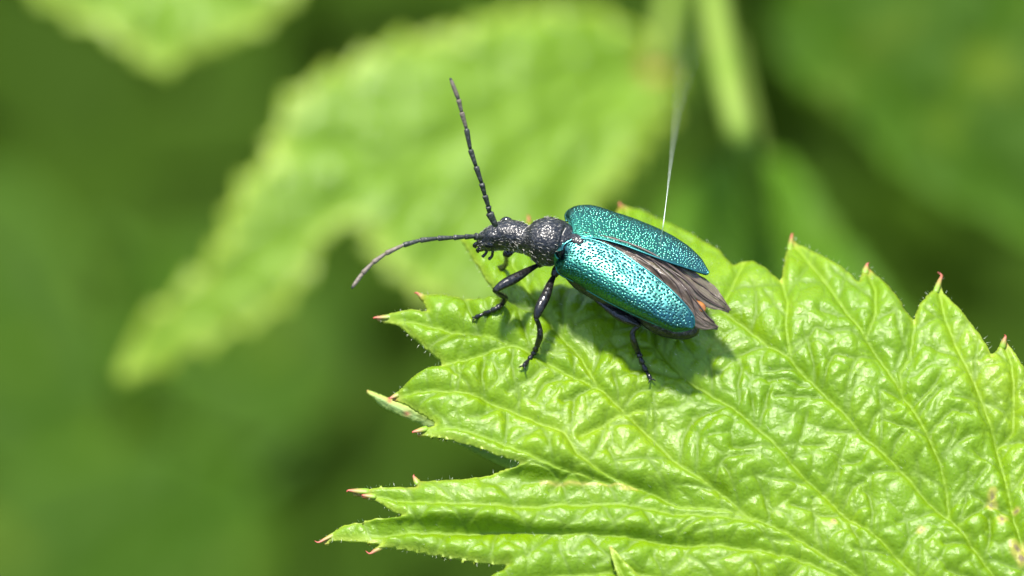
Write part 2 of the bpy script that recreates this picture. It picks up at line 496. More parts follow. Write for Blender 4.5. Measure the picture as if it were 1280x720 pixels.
def relief(X, Y):
    """puckering of the blade: sunken veins, domed cells (cm)"""
    dp = seg_dist(X, Y, VEINS); ds = seg_dist(X, Y, SECOND)
    wx = X + 14 * vnoise(X, Y, 46, 1) + 5 * vnoise(X, Y, 17, 5); wy = Y + 14 * vnoise(X, Y, 46, 2) + 5 * vnoise(X, Y, 17, 6)
    c, s = math.cos(math.radians(42)), math.sin(math.radians(42))
    u, v = (wx * c + wy * s) / 0.80, (-wx * s + wy * c) / 1.15
    f1, f2 = worley(u, v, 31, 3); e1 = f2 - f1
    g1, g2 = worley(wx + 3 * vnoise(X, Y, 9, 3), wy * 1.25, 11, 4); e2 = g2 - g1
    lower = sstep(560, 640, Y) * sstep(980, 760, X)
    amp = 0.85 + 0.9 * vnoise(X, Y, 60, 18)
    dome0 = (1 - np.exp(-dp / 8.0)) * (1 - np.exp(-ds / 5.0))
    dome1 = np.clip(e1 / 0.5, 0, 1) ** 0.55
    dome2 = np.clip(e2 / 0.45, 0, 1) ** 0.7
    h = amp * (0.022 * dome0 + 0.0190 * dome1 * (0.3 + 0.7 * dome0) + 0.0036 * dome2) + 0.006 * vnoise(X, Y, 19, 14) + 0.0022 * vnoise(X, Y * 1.6, 8, 15)
    h *= 1 - 0.25 * lower
    h -= 0.018 * np.exp(-dp / 5.0)
    h += 0.05 * vnoise(X, Y, 70, 8) + 0.022 * vnoise(X, Y, 28, 9)
    vein = np.maximum(np.exp(-(dp / 3.2) ** 2), 0.25 * np.exp(-(ds / 2.6) ** 2))
    vein = np.maximum(vein, 0.10 * np.exp(-(e1 / 0.07) ** 2))
    net = np.maximum(np.exp(-(ds / 2.4) ** 2), 0.75 * np.exp(-(e1 / 0.075) ** 2))
    net = np.maximum(net, 0.3 * np.exp(-(e2 / 0.08) ** 2)) * (1 - 0.6 * np.exp(-(dp / 3.0) ** 2))
    return h, vein, net

X, Y, ED, F = sheet(OUTD, 2.3)
h, vein, net = relief(X, Y)
fade = sstep(0, 10, ED)
h = h * (0.35 + 0.65 * fade) - 0.012 * (1 - sstep(0, 5, ED))
z0 = arch(X, Y)
V = PZ(X, Y, z0)
V[:, 2] += h
stain = np.zeros_like(X); halo = np.zeros_like(X)
for sx, sy, sr in STAINS:
    d = np.hypot(X - sx + 5 * vnoise(X, Y, 7, 4), Y - sy + 5 * vnoise(X, Y, 7, 7))
    stain = np.maximum(stain, 1 - sstep(sr * 0.5, sr, d)); halo = np.maximum(halo, 0.85 * (1 - sstep(sr, sr * 2.2, d)))
dl = seg_dist(X, Y, [[(676, 607), (720, 608), (770, 606), (792, 610)]])
halo = np.maximum(halo, 0.8 * np.exp(-(dl / 2.2) ** 2))
d2 = np.hypot((X - 788) / 14, (Y - 611) / 5) + 0.8 * vnoise(X, Y, 5, 2)
halo = np.maximum(halo, 0.7 * (1 - sstep(0.5, 1.1, d2)))
tip = np.zeros_like(X)
for (ax, ay), (bx, by) in TIPS:
    tip = np.maximum(tip, np.exp(-(np.hypot(X - bx, Y - by) / 9.0) ** 2) * 0.9)
edge = np.exp(-(ED / 4.0) ** 1.5)
blade = link('blade', V, F, M_LEAF, root, {'vein': vein, 'net': net, 'edge': edge, 'tip': tip, 'stain': stain, 'stain_halo': halo})
sol = blade.modifiers.new('thickness', 'SOLIDIFY'); sol.thickness = 0.012; sol.offset = -1

def leafz(px, py):                                   # leaf surface height at a pixel of its outline
    return arch(px, py) + relief(np.atleast_1d(float(px)), np.atleast_1d(float(py)))[0][0]

# red bristle points that end the teeth
for (ax, ay), (bx, by) in TIPS:
    w_ = rng.uniform(0.85, 1.25); ax, ay = ax - 0.5 * (bx - ax), ay - 0.5 * (by - ay)
    a = PZ(np.array(ax), np.array(ay), arch(ax, ay) - 0.010); b = PZ(np.array(bx), np.array(by), arch(bx, by) + 0.004)
    d = b - a; sd_ = np.cross(d, (0, 0, 1)) * rng.uniform(-0.25, 0.25)
    c = b + d * rng.uniform(0.0, 0.12) + np.array([0, 0, 0.004]) + sd_
    v, f = tube([a, a + d * 0.35, a + d * 0.7, b, c], [0.013 * w_, 0.0125 * w_, 0.0085 * w_, 0.0042, 0.0010], 10, 12, flat=0.55)
    al = np.repeat(np.linspace(0, 1, 12), 10); al = np.concatenate([al, [0, 1]])
    link('tooth_tip', v, f, M_TIP, root, {'along': al})

# short pale hairs on the margin and the blade
hv, hf = [], []
nb = len(OUTD)
cxy = np.array([900.0, 520.0])
for i in range(nb):
    for _ in range(1):
        t = rng.random(); a = OUTD[i]; b = OUTD[(i + 1) % nb]
        p = a + (b - a) * t
        if p[0] > 1300 or p[1] > 735 or rng.random() < 0.45: continue
        e = b - a; nrm = np.array([e[1], -e[0]]); nrm /= np.linalg.norm(nrm) + 1e-9
        L = rng.uniform(1.0, 4.6) * (1.4 if rng.random() < 0.15 else 1)
        q = p + nrm * L + np.array([rng.uniform(-2.5, 2.5), rng.uniform(-2.5, 2.5)])
        P0 = PZ(p[0], p[1], arch(p[0], p[1]) - 0.012); P1 = PZ(q[0], q[1], arch(p[0], p[1]) + rng.uniform(-0.01, 0.02))
        hv.append((P0, P1))
sel = np.nonzero((X < 1290) & (Y < 730))[0]
for i in nrg.choice(sel, 900, replace=False):
    P0 = V[i] - np.array([0, 0, 0.003]); l = rng.uniform(0.008, 0.022)
    P1 = P0 + np.array([rng.uniform(-1, 0.2), rng.uniform(-0.5, 0.6), rng.uniform(0.5, 1.0)]) * l
    hv.append((P0, P1))
HV, HF = [], []
for P0, P1 in hv:
    k = len(HV); r = 0.0010
    for w in range(3):
        an = w * 2.094
        HV.append(P0 + np.array([math.cos(an), math.sin(an) * 0.7, math.sin(an) * 0.7]) * r)
    HV.append(P1)
    HF += [(k, k + 1, k + 3), (k + 1, k + 2, k + 3), (k + 2, k, k + 3)]
tag(link('leaf_hair', HV, HF, M_HAIR, root, smooth=False), kind='stuff')
# leaf stalk
pa = PZ(1322, 808, float(arch(1322, 808)) - 0.02)
v, f = tube([pa + np.array([-0.25, 0.12, 0.02]), pa, pa + np.array([0.35, -0.25, -0.35]), pa + np.array([0.8, -0.5, -1.8]), pa + np.array([1.0, -0.3, -6.0]), pa + np.array([0.9, 0.2, -26.8])], [0.03, 0.05, 0.05, 0.06, 0.09, 0.12], 10, 40)
link('petiole', v, f, M_STEM, root)

# ------------------------------------------------------------------ other leaves
def grow_leaf(label, outline, mapper, mat, veins=(), step=6.0, tooth=0.0, amp=0.03, cell=60, stalk=None, tips=(), thick=0.012, group=None, edgew=8.0, scale=1.0, name='leaf'):
    P = np.array(outline, float)
    den = []
    for a, b in zip(P, np.roll(P, -1, axis=0)):
        L = np.hypot(*(b - a)); e = (b - a) / (L + 1e-9); nn = np.array([e[1], -e[0]])
        if tooth and L > tooth * 1.2:
            n = max(1, int(round(L / (tooth * 1.9))))
            for k in range(n):
                p0 = a + (b - a) * k / n; p1 = a + (b - a) * (k + 1) / n
                den += [p0, p0 + (p1 - p0) * 0.45 + nn * tooth * 0.35 * TEETH, p0 + (p1 - p0) * 0.82 + nn * tooth * 0.62 * TEETH]
        else:
            n = max(1, int(L / (step * 2)))
            den += [a + (b - a) * k / n for k in range(n)]
    X, Y, ED, F = sheet(np.array(den), step)
    f1, f2 = worley(X + 0.2 * cell * vnoise(X, Y, cell, 3), Y + 0.2 * cell * vnoise(X, Y, cell, 4), cell, 5)
    dp = seg_dist(X, Y, veins) if len(veins) else np.full(X.shape, 1e3)
    h = amp * (sstep(0, 0.45, f2 - f1) * sstep(0, cell * 0.4, dp) - 0.8 * np.exp(-(dp / (cell * 0.2)) ** 2))
    V = mapper(X, Y)
    V[:, 2] += h * (0.3 + 0.7 * sstep(0, cell * 0.3, ED))
    r = empty(name, V[int(np.argmax(X))])
    tag(r, label, 'leaf', group)
    tip = np.zeros_like(X)
    for bx, by in tips: tip = np.maximum(tip, 0.8 * np.exp(-(np.hypot(X - bx, Y - by) / (edgew * 1.4)) ** 2))
    z = np.zeros_like(X)
    o = link('blade', V, F, mat, r, {'vein': np.exp(-(dp / (cell * 0.09)) ** 2), 'edge': np.exp(-(ED / edgew) ** 1.5), 'tip': tip, 'stain': z, 'stain_halo': z})
    s = o.modifiers.new('thickness', 'SOLIDIFY'); s.thickness = thick; s.offset = -1
    if stalk is not None:
        v, f = tube(stalk[0], stalk[1], 10, 30)
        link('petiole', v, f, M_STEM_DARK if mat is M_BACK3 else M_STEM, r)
    return r
TEETH = 1.0

def curved(px0, py0, dep, n, bend=0.0, axis=(1, 0), cup=0.0, size=300.0):
    """a leaf surface: plane through a pixel at a depth, bent along an image direction"""
    n = np.array(n, float); n /= np.linalg.norm(n)
    p0 = PD(px0, py0, dep)
    def f(x, y):
        V = PP(x, y, p0, n)
        s = ((x - px0) * axis[0] + (y - py0) * axis[1]) / size
        t = (-(x - px0) * axis[1] + (y - py0) * axis[0]) / size
        return V + n * (bend * s ** 2 + cup * t ** 2)[:, None]
    return f

GROUND = -27.0
# pale narrow leaf tip under the main leaf's toothed edge
grow_leaf('pale narrow folded leaf tip poking out from under the bright leaf', [(457,486),(468,490),(480,495),(492,500),(510,508),(528,518),(548,528),(640,560),(700,590),(660,600),(600,570),(545,541),(530,533),(524,530),(512,525),(500,520),(487,514),(475,508),(467,500)],
          lambda x, y: PZ(x, y, arch(x, y) - 0.15 - 0.35 * np.clip((x - 520) / 180, 0, 2) - 0.05 * np.abs(y - 495 - 0.42 * (x - 470)) / 20), M_LEAF_PALE, veins=[[(460,488),(540,528),(690,592)]], step=2.2, amp=0.01, cell=12,
          tips=[(457,486),(509,517),(487,499)], edgew=3.0, thick=0.01)
# leaf tooth overlapping from below
grow_leaf('small yellow-green leaf tip with a red point rising over the lower lobe', [(761,681),(766,684),(774,694),(786,706),(800,720),(830,742),(870,780),(880,830),(840,850),(800,820),(784,770),(776,735),(768,708)],
          lambda x, y: PZ(x, y, arch(x, y) + 0.055 - 0.0006 * np.abs(x - 762 - 0.75 * (y - 681))), M_LEAF, veins=[[(762,683),(780,720),(812,770),(845,840)]], step=2.2, amp=0.012, cell=16, tips=[(761,681)], edgew=3.5)

# the big lobed leaf behind
big = [(152,402),(168,376),(210,348),(258,318),(286,286),(300,244),(318,210),(352,196),(348,160),(378,112),(430,88),(470,66),(520,44),(575,40),(612,14),(662,-4),(716,-20),(780,-22),(826,6),(838,-4),(852,20),(852,62),(836,106),(814,144),(788,178),(766,212),(744,240),(730,284),(700,330),(660,380),(600,400),(560,372),(522,348),(486,322),(466,290),(440,278),(416,286),(398,306),(372,340),(346,366),(300,382),(250,396),(200,412)]
mp = curved(500, 200, 33.5, (0.10, -0.35, 1.0), bend=-0.35, axis=(0.86, -0.5), cup=-0.15)
grow_leaf('large blurred lobed leaf, pale lit green, spread behind the beetle antennae', big, mp, M_BACK,
          veins=[[(160,398),(300,320),(480,220),(660,110),(830,24)],[(530,350),(600,250),(700,140),(830,24)],[(350,170),(420,180),(480,220)],[(520,50),(600,80),(660,110)],[(700,320),(720,220),(770,120),(830,24)],[(480,300),(520,250),(560,176)]],
          step=6, tooth=30, amp=0.06, cell=64, tips=[(832,26)], edgew=12,
          stalk=([mp(np.array([836.]), np.array([22.]))[0], PD(846, -50, 35.5), PD(850, -180, 36.5), PD(930, -260, 39.5), PD(940, -280, 68.0)], [0.06, 0.07, 0.08, 0.10, 0.10]))
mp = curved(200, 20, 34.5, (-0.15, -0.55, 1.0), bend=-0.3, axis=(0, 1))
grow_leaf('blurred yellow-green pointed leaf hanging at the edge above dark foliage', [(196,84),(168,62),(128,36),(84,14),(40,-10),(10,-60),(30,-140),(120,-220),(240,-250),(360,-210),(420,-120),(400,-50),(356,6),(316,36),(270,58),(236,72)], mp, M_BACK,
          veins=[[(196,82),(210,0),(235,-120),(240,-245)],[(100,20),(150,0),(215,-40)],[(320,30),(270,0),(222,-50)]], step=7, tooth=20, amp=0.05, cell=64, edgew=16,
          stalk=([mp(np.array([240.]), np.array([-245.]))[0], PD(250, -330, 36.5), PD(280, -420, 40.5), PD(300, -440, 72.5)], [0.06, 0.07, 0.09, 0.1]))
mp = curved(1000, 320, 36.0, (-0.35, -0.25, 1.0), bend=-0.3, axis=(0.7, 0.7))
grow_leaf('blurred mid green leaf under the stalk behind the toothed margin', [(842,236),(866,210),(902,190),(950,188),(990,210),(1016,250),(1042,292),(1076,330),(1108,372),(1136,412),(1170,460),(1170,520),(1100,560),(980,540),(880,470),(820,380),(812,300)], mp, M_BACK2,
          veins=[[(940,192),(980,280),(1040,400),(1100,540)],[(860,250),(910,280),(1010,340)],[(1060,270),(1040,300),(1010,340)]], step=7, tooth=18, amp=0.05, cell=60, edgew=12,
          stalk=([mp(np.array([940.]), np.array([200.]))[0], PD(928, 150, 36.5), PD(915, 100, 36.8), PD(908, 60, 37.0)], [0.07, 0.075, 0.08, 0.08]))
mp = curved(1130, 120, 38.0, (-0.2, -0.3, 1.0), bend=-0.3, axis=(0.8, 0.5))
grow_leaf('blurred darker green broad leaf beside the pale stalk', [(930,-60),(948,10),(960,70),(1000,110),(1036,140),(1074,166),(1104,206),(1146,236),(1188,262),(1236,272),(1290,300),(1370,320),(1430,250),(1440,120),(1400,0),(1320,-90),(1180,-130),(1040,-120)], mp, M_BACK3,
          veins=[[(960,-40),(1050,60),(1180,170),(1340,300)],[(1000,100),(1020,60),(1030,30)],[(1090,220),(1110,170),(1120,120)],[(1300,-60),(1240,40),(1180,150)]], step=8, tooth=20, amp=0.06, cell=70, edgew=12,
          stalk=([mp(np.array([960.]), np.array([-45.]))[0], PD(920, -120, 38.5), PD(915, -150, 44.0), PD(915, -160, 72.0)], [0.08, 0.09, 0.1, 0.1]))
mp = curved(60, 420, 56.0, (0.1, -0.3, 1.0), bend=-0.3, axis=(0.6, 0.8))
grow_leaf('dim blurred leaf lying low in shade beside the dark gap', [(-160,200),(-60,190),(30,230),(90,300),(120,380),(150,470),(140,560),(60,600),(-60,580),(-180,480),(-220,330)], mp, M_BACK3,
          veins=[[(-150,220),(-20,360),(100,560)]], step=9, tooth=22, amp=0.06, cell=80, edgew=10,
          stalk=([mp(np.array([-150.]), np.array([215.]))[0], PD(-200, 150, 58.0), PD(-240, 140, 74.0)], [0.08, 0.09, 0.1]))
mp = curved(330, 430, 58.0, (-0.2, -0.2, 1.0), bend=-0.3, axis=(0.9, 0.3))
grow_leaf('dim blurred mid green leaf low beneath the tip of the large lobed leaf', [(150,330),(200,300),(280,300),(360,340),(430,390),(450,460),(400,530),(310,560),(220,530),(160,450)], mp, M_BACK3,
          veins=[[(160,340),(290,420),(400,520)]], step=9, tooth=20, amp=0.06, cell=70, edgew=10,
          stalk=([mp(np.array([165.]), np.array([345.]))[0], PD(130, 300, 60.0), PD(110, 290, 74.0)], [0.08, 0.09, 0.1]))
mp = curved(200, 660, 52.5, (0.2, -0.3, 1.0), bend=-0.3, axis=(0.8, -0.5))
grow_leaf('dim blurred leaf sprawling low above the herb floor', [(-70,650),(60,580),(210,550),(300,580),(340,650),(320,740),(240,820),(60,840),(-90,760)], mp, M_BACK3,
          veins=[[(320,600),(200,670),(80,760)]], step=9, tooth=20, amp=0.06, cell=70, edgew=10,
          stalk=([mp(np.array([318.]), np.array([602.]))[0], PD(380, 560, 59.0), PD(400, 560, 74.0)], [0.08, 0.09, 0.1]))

# pale upright stalk behind the beetle
v, f = tube([PD(850, -300, 40.0), PD(874, -120, 34.6), PD(888, -20, 32.6), PD(904, 70, 31.5), PD(919, 140, 30.9), PD(934, 200, 31.3), PD(952, 265, 35.0), PD(970, 340, 45.0), PD(972, 345, 72.0)], [0.08, 0.078, 0.078, 0.080, 0.080, 0.080, 0.080, 0.09, 0.10], 14, 60)
tag(link('stalk', v, f, M_STEM), 'pale green blurred plant stalk rising between two broad leaves', 'stalk')

# ------------------------------------------------------------------ ground and herb layer
gs = 600.0
n = 60
gx, gy = np.meshgrid(np.linspace(-gs, gs, n), np.linspace(-gs, gs, n))
gz = GROUND + 0.6 * vnoise(gx, gy, 40, 3)
idx = np.arange(n * n).reshape(n, n)
GF = np.stack([idx[:-1, :-1].ravel(), idx[:-1, 1:].ravel(), idx[1:, 1:].ravel(), idx[1:, :-1].ravel()], 1)
tag(link('ground', np.stack([gx.ravel(), gy.ravel(), gz.ravel()], 1), GF, M_SOIL), kind='structure')
HV, HF = [], []
for i in range(10500):
    x, y = rng.uniform(-20, 20), rng.uniform(4, 46)
    z = GROUND + rng.uniform(0.2, 2.6)
    L, W = rng.uniform(1.6, 3.4), rng.uniform(1.1, 2.1)
    if i >= 6500:                                # taller unseen herbs all around; those behind the camera added to darken reflections
        an = rng.uniform(0, 2 * math.pi); rr = rng.uniform(44, 80)
        x, y = rr * math.cos(an), rr * math.sin(an)
        z = GROUND + rng.uniform(0.5, 62.0) * rng.uniform(0.6, 1.0)
        L, W = rng.uniform(5, 9), rng.uniform(3, 5)
    az = rng.uniform(0, 6.283); tilt = rng.uniform(-0.15, 0.75)
    fw = np.array([math.cos(az) * math.cos(tilt), math.sin(az) * math.cos(tilt), -math.sin(tilt)])
    sd = np.array([-math.sin(az), math.cos(az), 0]); up = np.cross(fw, sd)
    k = len(HV)
    for j in range(6):
        t = j / 5; w = W * math.sin(math.pi * min(1, 0.08 + t * 0.92)) ** 0.8 * (1 - 0.35 * t) * 0.5
        c = np.array([x, y, z]) + fw * L * t + up * (0.25 * L * (t - t * t)) + up * 0
        for s in (-1, 0, 1):
            HV.append(c + sd * w * s + up * (0.18 * w * abs(s)))
    for j in range(5):
        for s in range(2):
            HF.append((k + j * 3 + s, k + j * 3 + s + 1, k + j * 3 + s + 4, k + j * 3 + s + 3))
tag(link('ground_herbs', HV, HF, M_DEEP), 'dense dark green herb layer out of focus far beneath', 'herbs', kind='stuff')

# ------------------------------------------------------------------ beetle
def chitin(name, col, rough, bscale, bdist, metal=0.0, fuzz=None):
    m, nt, out = newmat(name)
    p = nt.nodes.new('ShaderNodeBsdfPrincipled')
    c = mixrgb(nt, ramp(nt, noise(nt, 60, 3), 0.52, 0.74), col, fuzz or tuple(1.5 * c_ for c_ in col))
    nt.links.new(c, p.inputs['Base Color'])
    p.inputs['Roughness'].default_value = rough; p.inputs['Metallic'].default_value = metal
    t = nt.nodes.new('ShaderNodeTexCoord'); vo = nt.nodes.new('ShaderNodeTexVoronoi')
    vo.inputs['Scale'].default_value = bscale
    nt.links.new(t.outputs['Object'], vo.inputs['Vector'])
    b = nt.nodes.new('ShaderNodeBump'); b.inputs['Distance'].default_value = bdist
    nt.links.new(vo.outputs['Distance'], b.inputs['Height']); nt.links.new(b.outputs[0], p.inputs['Normal'])
    nt.links.new(p.outputs[0], out.inputs['Surface'])
    return m
M_BODY = chitin('black_chitin', (0.010, 0.0098, 0.0095), 0.30, 100, 0.0026, fuzz=(0.085, 0.08, 0.07))
M_LEG = chitin('leg_chitin', (0.009, 0.0085, 0.0075), 0.24, 60, 0.002, fuzz=(0.028, 0.025, 0.02))
M_EYE = plain('eye', (0.008, 0.008, 0.009), 0.12, bump_scale=0, spec=0.6, cscale=80)
M_ANT = chitin('antenna_dark', (0.022, 0.025, 0.018), 0.45, 90, 0.002, fuzz=(0.09, 0.09, 0.075))
M_ANT_TIP = chitin('antenna_brown', (0.13, 0.105, 0.075), 0.6, 90, 0.002, fuzz=(0.19, 0.16, 0.115))
M_AMBER = plain('amber_abdomen_tip', (0.20, 0.055, 0.012), 0.25, col2=(0.34, 0.14, 0.02), cscale=22, coat=0.4)
M_JOINT = plain('joint_ring', (0.32, 0.30, 0.25), 0.35)

def elytron_material():
    m, nt, out = newmat('metallic_teal')
    p = nt.nodes.new('ShaderNodeBsdfPrincipled')
    t = attr(nt, 'tint')
    c = mixrgb(nt, ramp(nt, noise(nt, 9, 2), 0.35, 0.65), (0.034, 0.132, 0.108), (0.030, 0.126, 0.132))
    c = mixrgb(nt, t, c, (0.030, 0.185, 0.120))
    c = mixrgb(nt, attr(nt, 'pit'), c, (0.006, 0.045, 0.040))
    nt.links.new(c, p.inputs['Base Color'])
    p.inputs['Metallic'].default_value = 0.95
    p.inputs['Roughness'].default_value = 0.33
    p.inputs['Coat Weight'].default_value = 0.25
    p.inputs['Coat Roughness'].default_value = 0.12
    nt.links.new(p.outputs[0], out.inputs['Surface'])
    return m
M_ELY = elytron_material()
M_RIM = plain('elytron_margin', (0.04, 0.19, 0.18), 0.25, metal=0.9)

def wing_material():
    m, nt, out = newmat('wing_membrane')
    p = nt.nodes.new('ShaderNodeBsdfPrincipled')
    nt.links.new(mixrgb(nt, ramp(nt, noise(nt, 12, 3), 0.3, 0.7), (0.13, 0.10, 0.08), (0.24, 0.19, 0.15)), p.inputs['Base Color'])
    p.inputs['Roughness'].default_value = 0.28
    b = nt.nodes.new('ShaderNodeBump'); b.inputs['Distance'].default_value = 0.004
    nt.links.new(noise(nt, 40, 3), b.inputs['Height']); nt.links.new(b.outputs[0], p.inputs['Normal'])
    tl = nt.nodes.new('ShaderNodeBsdfTranslucent'); tl.inputs[0].default_value = (0.24, 0.17, 0.12, 1)
    tp = nt.nodes.new('ShaderNodeBsdfTransparent'); tp.inputs[0].default_value = (0.85, 0.80, 0.74, 1)
    m1 = nt.nodes.new('ShaderNodeMixShader'); m1.inputs[0].default_value = 0.25
    nt.links.new(p.outputs[0], m1.inputs[1]); nt.links.new(tl.outputs[0], m1.inputs[2])
    m2 = nt.nodes.new('ShaderNodeMixShader'); m2.inputs[0].default_value = 0.30
    nt.links.new(m1.outputs[0], m2.inputs[1]); nt.links.new(tp.outputs[0], m2.inputs[2])
    nt.links.new(m2.outputs[0], out.inputs['Surface'])
    return m
M_WING = wing_material()
M_WVEIN = plain('wing_vein', (0.055, 0.038, 0.028), 0.35)

beetle = empty('beetle', PZ(770, 400, 0.02))
tag(beetle, 'metallic teal longhorn beetle with black head, wing cases parted, standing on leaf', 'beetle')

# one continuous body: head, neck, thorax shield, abdomen
ST = [(597,304,.250,.012,.012),(601,303,.255,.034,.030),(608,301,.263,.042,.044),(617,298,.275,.048,.055),(627,295,.284,.058,.060),(636,294,.290,.063,.062),(645,295,.294,.063,.059),(652,297,.296,.057,.055),(657,299,.296,.056,.054),
      (662,300,.297,.064,.062),(669,300.5,.300,.083,.080),(678,301.5,.302,.097,.092),(687,302,.302,.102,.094),(695,302.5,.300,.096,.088),(701,303.5,.298,.090,.080),(705,305,.295,.080,.070),(710,310,.270,.085,.062),(718,318,.235,.105,.075),(740,331,.205,.135,.085),(780,353,.172,.140,.080),(815,374,.142,.128,.072),(838,394,.118,.112,.064),(854,405,.105,.085,.050),(866,413,.095,.050,.034),(872,417,.09,.014,.012)]
ST = catmull(ST, 110)
ctr = PZ(ST[:, 0], ST[:, 1], ST[:, 2])
Tn = np.gradient(ctr, axis=0); Tn /= np.linalg.norm(Tn, axis=1)[:, None]
BV, BF = [], []
SEG = 36
for i in range(len(ctr)):
    lat = np.cross(Tn[i], (0, 0, 1)); lat /= np.linalg.norm(lat); upv = np.cross(lat, Tn[i])
    for k in range(SEG):
        w = 2 * math.pi * k / SEG
        cw, sw = math.cos(w), math.sin(w)
        e = 0.86
        lump = 1 + 0.02 * math.sin(5 * w + i * 0.7) * (1 if ST[i, 0] < 655 else 0)
        BV.append(ctr[i] + lump * (lat * ST[i, 3] * np.sign(cw) * abs(cw) ** e + upv * ST[i, 4] * np.sign(sw) * abs(sw) ** e))
for i in range(len(ctr) - 1):
    for k in range(SEG):
        k2 = (k + 1) % SEG
        BF.append((i * SEG + k, (i + 1) * SEG + k, (i + 1) * SEG + k2, i * SEG + k2))
BF.append(tuple(range(SEG))); BF.append(tuple(range((len(ctr) - 1) * SEG, len(ctr) * SEG))[::-1])
body = link('body', BV, BF, M_BODY, beetle)

def blob(name, px, py, z, rx, ry, rz, mat, parent=beetle):
    v, f = ellipsoid(PZ(px, py, z), np.diag([rx, ry, rz]))
    return link(name, v, f, mat, parent)
blob('eye', 633, 279, .304, .029, .024, .030, M_EYE)
blob('eye', 613, 306, .268, .029, .022, .030, M_EYE)
for px_, py_, z_ in ((619,285,.315),(602,296,.292)):
    blob('antenna_socket', px_, py_, z_, .017, .015, .014, M_BODY)
for k_, (a, b, c, d_) in enumerate((((603,305,.250),(597,305,.240),(593,307,.232),(595,310,.226)), ((606,309,.245),(601,311,.232),(597,313,.224),(598,316,.218)))):
    pts = np.array([PZ(*a), PZ(*b), PZ(*c), PZ(*d_)])
    v, f = tube(pts, [.012, .0125, .009, .003], 8, 12); link('mandible', v, f, M_LEG, beetle)
for a, b, c in (((610,311,.235),(607,317,.215),(603,321,.205)), ((616,313,.235),(615,320,.210),(611,324,.200))):
    pts = np.array([PZ(*a), PZ(*b), PZ(*c)])
    v, f = tube(pts, [.006, .006, .007], 8, 8); link('palp', v, f, M_LEG, beetle)
v, f = ellipsoid(PZ(722, 300, .352), [np.array([.04, -.02, -.004]), np.array([.012, .024, 0]), np.array([0, 0, .016])])
link('scutellum', v, f, M_BODY, beetle)
# pale bristly collars where the joints show
def ring_at(i0, scale):
    lat = np.cross(Tn[i0], (0, 0, 1)); lat /= np.linalg.norm(lat); upv = np.cross(lat, Tn[i0])
    pts = [ctr[i0] + scale * (lat * ST[i0, 3] * math.cos(w) + upv * ST[i0, 4] * math.sin(w)) for w in np.linspace(0, 2 * math.pi, 30)]
    return tube(pts, 0.0022, 6)
for tx, s in ((703.5, 0.99), (655.5, 0.985)):
    v, f = ring_at(int(np.argmin(np.abs(ST[:, 0] - tx))), s); link('collar', v, f, M_JOINT, beetle)

# short pale hairs lying back along head and thorax shield
HV, HF = [], []
def add_hair(p, d, L, rr=0.0008):
    k = len(HV); d = d / np.linalg.norm(d); a = np.cross(d, (0.3, 0.2, 1)); a /= np.linalg.norm(a); b = np.cross(a, d)
    for w in (0, 2.094, 4.189): HV.append(p - d * 0.002 + rr * (a * math.cos(w) + b * math.sin(w)))
    HV.append(p + d * L)
    HF.extend([(k, k + 1, k + 3), (k + 1, k + 2, k + 3), (k + 2, k, k + 3)])
BVa = np.array(BV)
for _ in range(700):
    i = rng.randrange(3, 60); k = rng.randrange(SEG)
    if ST[i, 0] > 704: continue
    p = BVa[i * SEG + k]; nrm = p - ctr[i]; nrm /= np.linalg.norm(nrm)
    jit = np.array([rng.uniform(-.4, .4) for _ in range(3)])
    add_hair(p + Tn[i] * rng.uniform(-.006, .006), nrm * rng.uniform(.3, .8) + Tn[i] * 0.8 + jit, rng.uniform(.008, .019))
tag(link('body_hair', HV, HF, M_JOINT, beetle, smooth=False), kind='stuff')

# antennae: a shaft carrying eleven segments
def antenna(joints, deps, r0, ntip):
    J = np.array([PD(np.array(float(a)), np.array(float(b)), np.array(d)) for (a, b), d in zip(joints, deps)])
    v, f = tube(J, r0 * 0.45, 6, 40)
    sh = link('antenna', v, f, M_ANT, beetle)
    n = len(J) - 1
    for i in range(n):
        a, b = J[i], J[i + 1]
        k = 1.25 if i == 0 else (0.95 if i < n - ntip else 0.9)
        R = r0 * k * (1 - 0.12 * i / n)
        # club shaped: thin at its start, thick at its end
        pr = [0.62, 0.72, 0.82, 0.95, 1.0, 0.72] if i < n - 1 else [0.7, 0.85, 0.85, 0.75, 0.5, 0.25]
        pts = [a + (b - a) * t for t in (0.02, 0.2, 0.5, 0.8, 0.93, 0.99)]
        v, f = tube(pts, [R * q for q in pr], 10)
        link('antenna_segment', v, f, M_ANT_TIP if i >= n - ntip else M_ANT, sh)
        if 0 < i <= n - ntip:
            v, f = ellipsoid(a, np.eye(3) * r0 * 0.5, 10, 8); link('joint', v, f, M_JOINT, sh)
    return sh
D0 = 24.72
antenna([(620,283),(611.5,265.5),(610.5,258),(606,244),(602,229),(595,208),(588,187),(583,161),(577,140),(573,124),(563,98)], np.linspace(24.66, 24.5, 11), 0.0135, 3)
antenna([(602,297),(594,295.5),(581,296),(567,297),(547,298),(525,300.5),(504,306.5),(482,317),(466,328.5),(453,342),(440,360)], np.linspace(24.66, 24.45, 11), 0.0130, 4)

